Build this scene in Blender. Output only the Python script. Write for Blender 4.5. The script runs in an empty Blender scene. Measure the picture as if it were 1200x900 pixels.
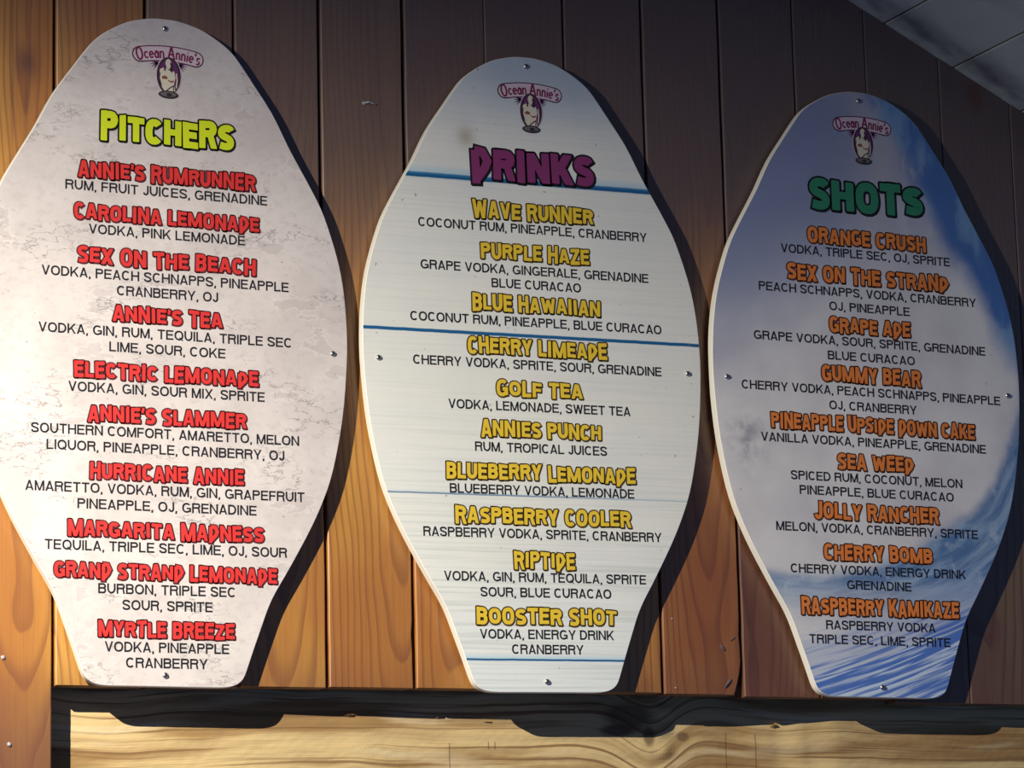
import bpy, math, random
from mathutils import Vector, Matrix, noise
from mathutils.geometry import tessellate_polygon

S = bpy.context.scene
COL = S.collection
Z0 = 2.9                     # height of the top screws of the signs above the ground

# ------------------------------------------------------------------ camera
def make_camera():
    yaw, pitch, roll = 0.428089, 0.185388, -0.025307
    fpx = 3686.25            # focal length in pixels of the 1200 px wide frame
    f = Vector((math.sin(yaw) * math.cos(pitch), math.cos(yaw) * math.cos(pitch), math.sin(pitch)))
    r = Vector((math.cos(yaw), -math.sin(yaw), 0))
    u = r.cross(f)
    r2 = math.cos(roll) * r + math.sin(roll) * u
    u2 = -math.sin(roll) * r + math.cos(roll) * u
    cd = bpy.data.cameras.new('camera')
    cd.sensor_width = 36.0
    cd.lens = 36.0 * fpx / 1200.0
    cd.clip_start = 0.05
    co = bpy.data.objects.new('camera', cd)
    m = Matrix((r2, u2, -f)).transposed().to_4x4()
    m.translation = Vector((-1.565731, -4.783862, -1.550442 + Z0))
    co.matrix_world = m
    COL.objects.link(co)
    S.camera = co
make_camera()

# ------------------------------------------------------------------ world, floodlight, exposure
S.view_settings.view_transform = 'Standard'
S.view_settings.look = 'None'
S.view_settings.gamma = 1.0
S.view_settings.exposure = 0.0
S.view_settings.use_curve_mapping = False

w = bpy.data.worlds.new('dusk_sky'); S.world = w; w.use_nodes = True
bg = w.node_tree.nodes['Background']
bg.inputs[0].default_value = (0.25, 0.42, 1.0, 1)
bg.inputs[1].default_value = 0.15

ld = bpy.data.lights.new('floodlight', 'SPOT')
ld.energy = 490
ld.color = (1.0, 0.94, 0.83)
ld.shadow_soft_size = 0.006
ld.spot_size = math.radians(180)
ld.spot_blend = 0.58
lo = bpy.data.objects.new('floodlight', ld)
lo.location = (-1.487, -1.457, -0.074 + Z0)
lo.rotation_euler = Vector((0.142, 0.098, -0.985)).to_track_quat('-Z', 'Y').to_euler()
COL.objects.link(lo)

# ------------------------------------------------------------------ helpers
def tag(o, label=None, cat=None, group=None, kind=None):
    if label: o['label'] = label
    if cat: o['category'] = cat
    if group: o['group'] = group
    if kind: o['kind'] = kind
    return o

def link(name, mesh, parent=None, loc=(0, 0, 0), rot=(0, 0, 0)):
    o = bpy.data.objects.new(name, mesh)
    o.location = loc; o.rotation_euler = rot
    if parent: o.parent = parent
    COL.objects.link(o)
    return o

def mesh(name, verts, faces, mats, idx=None, smooth=False):
    me = bpy.data.meshes.new(name)
    me.from_pydata(verts, [], faces)
    for m in mats: me.materials.append(m)
    if idx: me.polygons.foreach_set('material_index', idx)
    if smooth: me.polygons.foreach_set('use_smooth', [True] * len(me.polygons))
    me.update()
    return me

class NT:
    """small wrapper that writes a node material"""
    def __init__(s, name, rough=0.6, spec=0.3):
        s.m = bpy.data.materials.new(name); s.m.use_nodes = True
        s.t = s.m.node_tree; s.N = s.t.nodes; s.L = s.t.links
        s.b = s.N['Principled BSDF']
        s.b.inputs['Roughness'].default_value = rough
        s.b.inputs['Specular IOR Level'].default_value = spec
    def put(s, sock, v):
        if hasattr(v, 'is_output') or isinstance(v, bpy.types.NodeSocket): s.L.new(v, sock)
        elif isinstance(v, (tuple, list)) and len(v) == 3 and sock.type == 'RGBA': sock.default_value = (*v, 1)
        else: sock.default_value = v
    def coord(s):
        c = s.N.new('ShaderNodeTexCoord'); x = s.N.new('ShaderNodeSeparateXYZ')
        s.L.new(c.outputs['Object'], x.inputs[0]); return x.outputs[0], x.outputs[1], x.outputs[2]
    def rnd(s): return s.N.new('ShaderNodeObjectInfo').outputs['Random']
    def v(s, x, y, z):
        n = s.N.new('ShaderNodeCombineXYZ')
        for i, q in enumerate((x, y, z)): s.put(n.inputs[i], q)
        return n.outputs[0]
    def math(s, op, a, b=0.0, c=None):
        n = s.N.new('ShaderNodeMath'); n.operation = op
        s.put(n.inputs[0], a); s.put(n.inputs[1], b)
        if c is not None: s.put(n.inputs[2], c)
        return n.outputs[0]
    def add(s, a, b): return s.math('ADD', a, b)
    def sub(s, a, b): return s.math('SUBTRACT', a, b)
    def mul(s, a, b): return s.math('MULTIPLY', a, b)
    def noise(s, vec, scale=1.0, detail=3.0, rough=0.5, dist=0.0, out=0):
        n = s.N.new('ShaderNodeTexNoise')
        s.put(n.inputs['Vector'], vec)
        n.inputs['Scale'].default_value = scale; n.inputs['Detail'].default_value = detail
        n.inputs['Roughness'].default_value = rough; n.inputs['Distortion'].default_value = dist
        return n.outputs[out]
    def ramp(s, v, a, b, to0=0.0, to1=1.0, smooth=True):
        n = s.N.new('ShaderNodeMapRange')
        n.interpolation_type = 'SMOOTHSTEP' if smooth else 'LINEAR'
        n.clamp = True
        s.put(n.inputs[0], v)
        n.inputs[1].default_value = a; n.inputs[2].default_value = b
        n.inputs[3].default_value = to0; n.inputs[4].default_value = to1
        return n.outputs[0]
    def mix(s, f, a, b, mode='MIX'):
        n = s.N.new('ShaderNodeMix'); n.data_type = 'RGBA'; n.blend_type = mode
        s.put(n.inputs[0], f); s.put(n.inputs[6], a); s.put(n.inputs[7], b)
        return n.outputs[2]
    def band(s, v, c, h, soft):
        """1 inside |v-c|<h, falling to 0 over soft"""
        return s.ramp(s.math('ABSOLUTE', s.sub(v, c)), h, h + soft, 1.0, 0.0)
    def gauss(s, v, c, k):
        d = s.mul(s.sub(v, c), 1.0 / k); return s.math('EXPONENT', s.mul(s.mul(d, d), -1.0))
    def bump(s, h, strength=0.3, dist=0.001):
        n = s.N.new('ShaderNodeBump'); n.inputs['Strength'].default_value = strength
        n.inputs['Distance'].default_value = dist; s.put(n.inputs['Height'], h)
        s.L.new(n.outputs[0], s.b.inputs['Normal'])
    def color(s, c): s.put(s.b.inputs['Base Color'], c); return s.m

def plain(name, col, rough=0.5, spec=0.3, metal=0.0):
    t = NT(name, rough, spec); t.b.inputs['Metallic'].default_value = metal
    return t.color(col)

# ------------------------------------------------------------------ materials
def mat_cedar():
    t = NT('stained_cedar', 0.42, 1.0)
    x, y, z = t.coord(); r = t.rnd()
    ro = t.mul(r, 37.0)
    warp = t.noise(t.v(t.mul(x, 5.0), ro, t.mul(z, 1.6)), 1.0, 2.0)
    warp2 = t.noise(t.v(t.mul(x, 9.0), t.add(ro, 9.0), t.mul(z, 2.2)), 1.0, 2.0)
    cx = t.sub(t.mul(t.math('SINE', t.mul(r, 61.0)), 0.05), 0.0)
    dx = t.add(t.sub(x, cx), t.mul(t.sub(warp, 0.5), 0.07))
    dz = t.mul(t.add(t.sub(z, 0.2), t.mul(t.sub(warp2, 0.5), 1.2)), 0.055)
    rad = t.math('SQRT', t.add(t.mul(dx, dx), t.add(t.mul(dz, dz), 0.0002)))
    ring = t.math('FRACT', t.add(t.mul(rad, 95.0), t.mul(warp2, 1.3)))
    late = t.mul(t.ramp(ring, 0.45, 0.90), t.ramp(ring, 0.90, 0.97, 1.0, 0.0))
    fib = t.noise(t.v(t.mul(x, 260.0), ro, t.mul(z, 5.0)), 1.0, 4.0, 0.6)
    tone = t.noise(t.v(t.mul(x, 6.0), t.add(ro, 3.0), t.mul(z, 2.5)), 1.0, 3.0)
    base = t.mix(t.ramp(tone, 0.35, 0.68), (0.40, 0.158, 0.030), (0.55, 0.275, 0.046))
    c = t.mix(t.mul(late, 0.58), base, (0.20, 0.065, 0.018))
    c = t.mix(t.ramp(fib, 0.45, 0.75, 0.0, 0.28), c, (0.25, 0.09, 0.03))
    info = t.N.new('ShaderNodeObjectInfo')
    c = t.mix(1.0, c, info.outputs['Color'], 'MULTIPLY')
    # the colour turns darker and greyer towards the top, board by board; the object's alpha holds how much
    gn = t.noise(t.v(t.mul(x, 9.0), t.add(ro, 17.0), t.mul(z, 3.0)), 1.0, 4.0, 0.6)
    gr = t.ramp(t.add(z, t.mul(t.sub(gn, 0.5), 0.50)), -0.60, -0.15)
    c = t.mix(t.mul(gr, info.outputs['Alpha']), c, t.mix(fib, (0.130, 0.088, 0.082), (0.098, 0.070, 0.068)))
    # a few knots
    kn = t.N.new('ShaderNodeTexVoronoi'); kn.feature = 'F1'
    t.put(kn.inputs['Vector'], t.v(t.mul(t.add(x, t.mul(r, 5.0)), 6.5), ro, t.mul(z, 3.0))); kn.inputs['Scale'].default_value = 1.0
    k = t.ramp(kn.outputs['Distance'], 0.05, 0.17, 1.0, 0.0)
    c = t.mix(t.mul(k, 0.55), c, (0.10, 0.034, 0.018))
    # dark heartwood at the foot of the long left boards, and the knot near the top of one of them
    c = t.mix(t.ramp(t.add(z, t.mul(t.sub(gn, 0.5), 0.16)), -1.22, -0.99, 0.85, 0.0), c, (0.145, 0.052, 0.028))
    only = t.mul(t.math('LESS_THAN', info.outputs['Alpha'], 0.15), 0.75)
    kz = t.add(z, t.mul(t.sub(warp, 0.5), 0.05))
    k0 = t.math('MAXIMUM', t.mul(t.gauss(x, 0.030, 0.020), t.gauss(kz, -0.065, 0.030)), t.mul(t.mul(t.gauss(t.math('ABSOLUTE', t.sub(x, 0.018)), 0.012, 0.0028), t.ramp(z, -0.30, -0.10)), 0.55))
    c = t.mix(t.mul(k0, only), c, (0.11, 0.040, 0.028))
    t.bump(t.sub(fib, t.mul(late, 0.4)), 0.35, 0.0008)
    return t.color(c)

def mat_pine():
    t = NT('weathered_pine', 0.75, 0.15)
    x, y, z = t.coord()
    w1 = t.noise(t.v(t.mul(x, 2.2), 3.0, t.mul(z, 6.0)), 1.0, 3.0)
    bend = t.mul(t.gauss(x, 0.91, 0.060), 0.040)
    bend2 = t.mul(t.gauss(x, 1.02, 0.10), -0.015)
    bend3 = t.mul(t.gauss(x, -0.07, 0.12), 0.014)
    g = t.add(z, t.add(t.mul(w1, 0.045), t.add(bend, t.add(bend2, bend3))))
    lines = t.noise(t.v(t.mul(x, 1.1), 1.0, t.mul(g, 115.0)), 1.0, 3.0, 0.6)
    broad = t.noise(t.v(t.mul(x, 2.2), 5.0, t.mul(g, 24.0)), 1.0, 3.0)
    fib = t.noise(t.v(t.mul(x, 9.0), 8.0, t.mul(g, 420.0)), 1.0, 3.0)
    c = t.mix(t.ramp(broad, 0.42, 0.62), (0.68, 0.50, 0.235), (0.36, 0.215, 0.085))
    c = t.mix(t.ramp(lines, 0.52, 0.62, 0.0, 0.88), c, (0.24, 0.13, 0.055))
    c = t.mix(t.ramp(fib, 0.48, 0.75, 0.0, 0.40), c, (0.28, 0.18, 0.09))
    pale = t.noise(t.v(t.mul(x, 3.0), 11.0, t.mul(g, 40.0)), 1.0, 2.0)
    c = t.mix(t.ramp(pale, 0.56, 0.68, 0.0, 0.5), c, (0.74, 0.60, 0.36))
    # dark knots and cross checks
    for kx, kz, sx, sz, amt in ((0.845, -1.143, 0.040, 0.012, 0.85), (0.905, -1.152, 0.013, 0.020, 0.75), (0.972, -1.152, 0.014, 0.010, 0.7), (0.866, -1.118, 0.055, 0.026, 0.75)):
        e = t.mul(t.gauss(x, kx, sx), t.gauss(t.add(z, t.mul(w1, 0.01)), kz + 0.005, sz))
        c = t.mix(t.mul(t.ramp(e, 0.25, 0.75), amt), c, (0.13, 0.075, 0.045))
    for kx, a, b in ((1.058, -1.30, -1.146), (0.600, -1.178, -1.165), (0.612, -1.178, -1.165), (1.115, -1.30, -1.147), (0.528, -1.30, -1.168)):
        m = t.mul(t.band(t.add(x, t.mul(w1, 0.006)), kx + 0.003, 0.0006, 0.0010), t.mul(t.ramp(z, a, a + 0.003), t.ramp(z, b, b + 0.003, 1.0, 0.0)))
        c = t.mix(t.mul(m, 0.6), c, (0.10, 0.06, 0.035))
    t.bump(t.add(lines, t.mul(fib, 0.5)), 0.5, 0.0010)
    return t.color(c)

def mat_ceiling():
    t = NT('painted_ceiling_board', 0.8, 0.15)
    x, y, z = t.coord()
    n = t.noise(t.v(t.mul(x, 14.0), t.mul(y, 3.0), t.mul(t.rnd(), 20.0)), 1.0, 4.0)
    st = t.noise(t.v(t.mul(x, 5.0), t.mul(y, 5.0), 2.0), 1.0, 4.0)
    c = t.mix(n, (0.42, 0.43, 0.38), (0.58, 0.58, 0.50))
    c = t.mix(t.ramp(st, 0.50, 0.72, 0.0, 0.55), c, (0.28, 0.27, 0.26))
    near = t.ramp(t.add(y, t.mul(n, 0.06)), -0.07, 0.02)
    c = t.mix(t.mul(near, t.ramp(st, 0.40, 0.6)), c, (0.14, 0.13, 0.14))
    return t.color(c)

def mat_sand():      # print of the left sign: cracked, sandy plaster
    t = NT('sandy_plaster_print', 0.42, 0.35)
    x, y, z = t.coord()
    p = t.v(x, 0.0, z)
    c = t.mix(t.ramp(t.noise(p, 7.0, 4.0), 0.35, 0.65), (0.70, 0.635, 0.59), (0.61, 0.545, 0.51))
    fine = t.noise(t.v(t.mul(x, 60.0), 1.0, t.mul(z, 85.0)), 1.0, 4.0, 0.6)
    c = t.mix(t.ramp(fine, 0.45, 0.72, 0.0, 0.35), c, (0.47, 0.41, 0.39))
    # lifted flakes with a crisp edge
    fl = t.noise(t.v(t.mul(x, 6.0), 4.0, t.mul(z, 13.0)), 1.0, 5.0, 0.6)
    c = t.mix(t.ramp(fl, 0.585, 0.60, 0.0, 0.38), c, (0.50, 0.43, 0.41))
    edge = t.band(fl, 0.592, 0.004, 0.010)
    c = t.mix(t.mul(edge, 0.30), c, (0.83, 0.77, 0.73))
    # short cracks and pits, in drifts
    rid = t.math('ABSOLUTE', t.sub(t.noise(t.v(t.mul(x, 22.0), 7.0, t.mul(z, 55.0)), 1.0, 4.0, 0.6), 0.5))
    where = t.ramp(t.noise(t.v(t.mul(x, 7.0), 2.0, t.mul(z, 14.0)), 1.0, 3.0), 0.50, 0.62)
    c = t.mix(t.mul(t.ramp(rid, 0.004, 0.020, 0.62, 0.0), where), c, (0.20, 0.17, 0.17))
    pit = t.noise(p, 190.0, 1.0)
    pw = t.ramp(t.noise(p, 17.0, 2.0), 0.45, 0.6)
    c = t.mix(t.mul(t.ramp(pit, 0.70, 0.76, 0.0, 0.7), pw), c, (0.15, 0.13, 0.13))
    return t.color(c)

def mat_whitewash(): # print of the middle sign: whitewashed boards with blue joints
    t = NT('whitewashed_board_print', 0.38, 0.4)
    x, y, z = t.coord()
    v = t.sub(z, 0.535)
    wob = t.mul(t.sub(t.noise(t.v(t.mul(x, 40.0), 1.0, 0.0), 1.0, 3.0), 0.5), 0.0020)
    vv = t.add(v, wob)
    grain = t.noise(t.v(t.mul(x, 3.0), 2.0, t.mul(z, 210.0)), 1.0, 4.0, 0.6)
    low = t.ramp(v, -0.95, -0.55, 1.0, 0.35)
    c = t.mix(t.ramp(t.noise(t.v(t.mul(x, 5), 1.0, t.mul(z, 7.0)), 1.0, 3.0), 0.35, 0.7), (0.84, 0.825, 0.73), (0.78, 0.78, 0.72))
    c = t.mix(t.ramp(v, -1.10, -0.80, 0.55, 0.0), c, (0.80, 0.87, 0.86))
    c = t.mix(t.mul(t.ramp(grain, 0.46, 0.66), t.mul(low, 0.45)), c, (0.50, 0.53, 0.50))
    c = t.mix(t.mul(t.ramp(grain, 0.30, 0.42, 0.6, 0.0), low), c, (0.90, 0.90, 0.86))
    # blue wash at the head
    cl = t.noise(t.v(t.mul(x, 9.0), 3.0, t.mul(z, 9.0)), 1.0, 3.0)
    head = t.mul(t.ramp(t.add(v, t.mul(cl, 0.05)), -0.115, 0.01), t.ramp(t.math('ABSOLUTE', t.sub(x, 0.03)), 0.06, 0.16, 1.0, 0.55))
    c = t.mix(t.mul(head, 0.65), c, (0.34, 0.44, 0.54))
    # joints: pale glow, then blue line
    for vc, h, soft, glow, ga, xa in ((-0.2085, 0.0030, 0.0022, 0.016, 0.55, 1.0), (-0.4788, 0.0022, 0.0014, 0.004, 0.35, 1.0), (-0.7560, 0.0006, 0.0014, 0.004, 0.25, 0.55), (-1.0335, 0.0010, 0.0014, 0.008, 0.5, 1.0)):
        gl = t.ramp(t.math('ABSOLUTE', t.sub(v, vc + glow * 0.35)), 0.0, glow, ga, 0.0)
        c = t.mix(gl, c, (0.33, 0.60, 0.74))
        ln = t.band(vv, vc, h, soft)
        if xa < 1: ln = t.mul(ln, t.ramp(x, -0.05, 0.25, 0.75, 0.25))
        c = t.mix(ln, c, (0.015, 0.115, 0.27))
    upl = t.band(vv, -0.2055, 0.0010, 0.002)
    c = t.mix(t.mul(upl, 0.7), c, (0.05, 0.22, 0.42))
    # thumb-sized stain, specks
    s1 = t.mul(t.gauss(x, -0.118, 0.016), t.gauss(v, -0.135, 0.018))
    c = t.mix(t.mul(s1, 0.55), c, (0.34, 0.26, 0.13))
    sp = t.noise(t.v(t.mul(x, 95.0), 6.0, t.mul(z, 95.0)), 1.0, 1.0)
    sw = t.ramp(t.noise(t.v(t.mul(x, 12.0), 2.0, t.mul(z, 12.0)), 1.0, 2.0), 0.46, 0.6)
    c = t.mix(t.mul(t.ramp(sp, 0.70, 0.78, 0.0, 0.7), sw), c, (0.20, 0.18, 0.20))
    return t.color(c)

def mat_wave():      # print of the right sign: a curling wave
    t = NT('curling_wave_print', 0.36, 0.4)
    x, y, z = t.coord()
    v = t.sub(z, 0.535)
    n1 = t.noise(t.v(t.mul(x, 6.0), 1.0, t.mul(z, 6.0)), 1.0, 4.0)
    dx = t.mul(t.add(x, 0.150), 0.82); dv = t.add(v, 0.490)
    rad = t.add(t.math('SQRT', t.add(t.mul(dx, dx), t.mul(dv, dv))), t.mul(t.sub(n1, 0.5), 0.05))
    ang = t.math('ARCTAN2', dv, dx)
    grey = t.mix(t.ramp(n1, 0.35, 0.68), (0.78, 0.75, 0.71), (0.63, 0.60, 0.60))
    sky = t.mix(n1, (0.20, 0.245, 0.40), (0.30, 0.33, 0.46))
    # upper left sky wash into the misty barrel
    f = t.add(t.add(v, t.mul(x, -0.55)), t.mul(t.sub(n1, 0.5), 0.12))
    c = t.mix(t.ramp(f, -0.46, -0.10), grey, sky)
    # pale spray under the crest
    sp = t.mul(t.gauss(t.add(x, t.mul(t.sub(n1, 0.5), 0.12)), 0.035, 0.055), t.ramp(v, -0.33, -0.16))
    c = t.mix(t.mul(sp, 0.75), c, (0.50, 0.48, 0.50))
    # right limb of the wave: deep blue with streaks following the curl
    n2 = t.noise(t.v(t.mul(ang, 3.5), 2.0, t.mul(rad, 55.0)), 1.0, 4.0, 0.6, 0.3)
    n3 = t.noise(t.v(t.mul(x, 30.0), 3.0, t.mul(z, 30.0)), 1.0, 4.0, 0.6)
    blue = t.mix(t.ramp(n2, 0.38, 0.66), (0.10, 0.20, 0.38), (0.30, 0.42, 0.56))
    blue = t.mix(t.ramp(n3, 0.55, 0.72, 0.0, 0.55), blue, (0.50, 0.58, 0.66))
    c = t.mix(t.mul(t.mul(t.ramp(rad, 0.372, 0.400), t.ramp(v, -0.98, -0.86)), t.ramp(v, -0.46, -0.36, 1.0, 0.0)), c, blue)
    up = t.mul(t.ramp(t.add(t.add(x, t.mul(v, 0.564)), t.mul(t.sub(n1, 0.5), 0.10)), 0.0, 0.06), t.ramp(v, -0.54, -0.42))
    c = t.mix(up, c, t.mix(t.ramp(t.noise(t.v(t.mul(x, 14.0), 5.0, t.mul(z, 7.0)), 1.0, 4.0), 0.45, 0.62), (0.075, 0.175, 0.42), (0.20, 0.35, 0.55)))
    foam = t.mul(t.ramp(t.noise(t.v(t.mul(x, 20.0), 9.0, t.mul(z, 9.0)), 1.0, 5.0, 0.6), 0.53, 0.66), t.mul(t.gauss(x, 0.075, 0.05), t.ramp(v, -0.34, -0.14)))
    c = t.mix(t.mul(foam, 0.8), c, (0.55, 0.58, 0.62))
    # foot of the wave: saturated blue with long diagonal white streaks
    ca, sa = math.cos(0.56), math.sin(0.56)
    a = t.add(t.mul(x, ca), t.mul(v, sa)); b = t.sub(t.mul(v, ca), t.mul(x, sa))
    b = t.add(b, t.mul(t.mul(a, a), -0.22))
    n4 = t.noise(t.v(t.mul(a, 4.0), 4.0, t.mul(b, 95.0)), 1.0, 3.5, 0.6, 0.25)
    n5 = t.noise(t.v(t.mul(a, 3.0), 14.0, t.mul(b, 34.0)), 1.0, 2.0, 0.5)
    foot = t.mix(t.ramp(n4, 0.46, 0.58), (0.095, 0.20, 0.55), (0.62, 0.72, 0.83))
    foot = t.mix(t.ramp(n5, 0.52, 0.66, 0.0, 0.8), foot, (0.105, 0.21, 0.52))
    edge = t.add(t.add(v, t.mul(x, -0.35)), t.mul(t.sub(n4, 0.5), 0.22))
    c = t.mix(t.ramp(edge, -0.97, -0.90, 0.45, 0.0), c, (0.36, 0.47, 0.66))
    c = t.mix(t.ramp(edge, -1.03, -0.97, 1.0, 0.0), c, foot)
    # smudge and specks on the left
    s1 = t.mul(t.gauss(x, -0.255, 0.04), t.gauss(v, -0.64, 0.05))
    c = t.mix(t.mul(s1, t.ramp(n3, 0.35, 0.7, 0.0, 0.7)), c, (0.22, 0.19, 0.25))
    spk = t.noise(t.v(t.mul(x, 95.0), 3.0, t.mul(z, 95.0)), 1.0, 1.0)
    c = t.mix(t.ramp(spk, 0.74, 0.80, 0.0, 0.5), c, (0.15, 0.14, 0.17))
    return t.color(c)

CEDAR = mat_cedar(); PINE = mat_pine(); CEIL = mat_ceiling()
PRINT = [mat_sand(), mat_whitewash(), mat_wave()]
RIM = plain('cream_sign_edge', (0.86, 0.82, 0.70), 0.5)
DARKWOOD = plain('dark_backing', (0.03, 0.024, 0.02), 0.9)
INK = plain('black_ink', (0.018, 0.018, 0.022), 0.4)
METAL = plain('screw_steel', (0.62, 0.60, 0.56), 0.30, 0.5, 1.0)
SLOT_DARK = plain('recess_dark', (0.05, 0.04, 0.035), 0.8)  # plain dark tone for the cross slot in the screw heads
NAIL = plain('galvanised_nail', (0.55, 0.53, 0.50), 0.45, 0.5, 0.6)

# ------------------------------------------------------------------ flat print geometry
class Ink:
    """collects flat polygons on the sign face; layer n lies 0.18 mm above layer n-1"""
    STEP = 0.00018
    def __init__(s): s.V = []; s.F = []; s.I = []; s.n = 0
    def poly(s, pts, layer, mi):
        a = sum(pts[i][0] * pts[(i + 1) % len(pts)][1] - pts[(i + 1) % len(pts)][0] * pts[i][1] for i in range(len(pts)))
        if a < 0: pts = pts[::-1]
        b = len(s.V)
        y = -s.STEP * layer - (0.000003 * (s.n % 40) if layer >= 2 else 0.0)   # a hair apart, so overlapping strokes do not share a plane
        s.n += 1
        s.V += [(p[0], y, p[1]) for p in pts]
        s.F.append(tuple(range(b, b + len(pts)))); s.I.append(mi)
    def disc(s, c, r, layer, mi, n=7):
        s.poly([(c[0] + r * math.cos(i * 6.2832 / n), c[1] + r * math.sin(i * 6.2832 / n)) for i in range(n)], layer, mi)
    def strip(s, pts, w, layer, mi, caps=False, closed=False):
        """polyline of width w (number or list) with mitred joints"""
        n = len(pts); W = w if isinstance(w, (list, tuple)) else [w] * n
        L, R = [], []
        for i in range(n):
            p = pts[i]
            a = pts[i - 1] if (i > 0 or closed) else None
            c = pts[(i + 1) % n] if (i < n - 1 or closed) else None
            d1 = _dir(a, p) if a is not None else None
            d2 = _dir(p, c) if c is not None else None
            d = d1 if d2 is None else d2 if d1 is None else _dir((0, 0), (d1[0] + d2[0], d1[1] + d2[1]))
            k = 1.0
            if d1 and d2: k = 1.0 / max(0.6, d[0] * d1[0] + d[1] * d1[1])
            nx, ny = -d[1] * k * W[i] / 2, d[0] * k * W[i] / 2
            L.append((p[0] + nx, p[1] + ny)); R.append((p[0] - nx, p[1] - ny))
        for i in range(n if closed else n - 1):
            j = (i + 1) % n
            s.poly([R[i], R[j], L[j], L[i]], layer, mi)
        if caps and not closed:
            s.disc(pts[0], W[0] / 2, layer, mi); s.disc(pts[-1], W[-1] / 2, layer, mi)
    def halo(s, pts, o, layer, mi):
        """convex polygon grown by o with round corners"""
        n = len(pts)
        for i in range(n):
            s.strip([pts[i], pts[(i + 1) % n]], 2 * o, layer, mi); s.disc(pts[i], o, layer, mi, 6)
        s.poly(pts, layer, mi)
    def build(s, name, mats, parent, loc=(0, 0, 0)):
        return link(name, mesh(name, s.V, s.F, mats, s.I), parent, loc)

def _dir(a, b):
    dx, dy = b[0] - a[0], b[1] - a[1]; l = math.hypot(dx, dy) or 1.0
    return (dx / l, dy / l)

def arc(cx, cy, rx, ry, a0, a1, n=9, sup=1.0):
    out = []
    for i in range(n + 1):
        a = math.radians(a0 + (a1 - a0) * i / n); c, q = math.cos(a), math.sin(a)
        out.append((cx + rx * math.copysign(abs(c) ** sup, c), cy + ry * math.copysign(abs(q) ** sup, q)))
    return out

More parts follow.
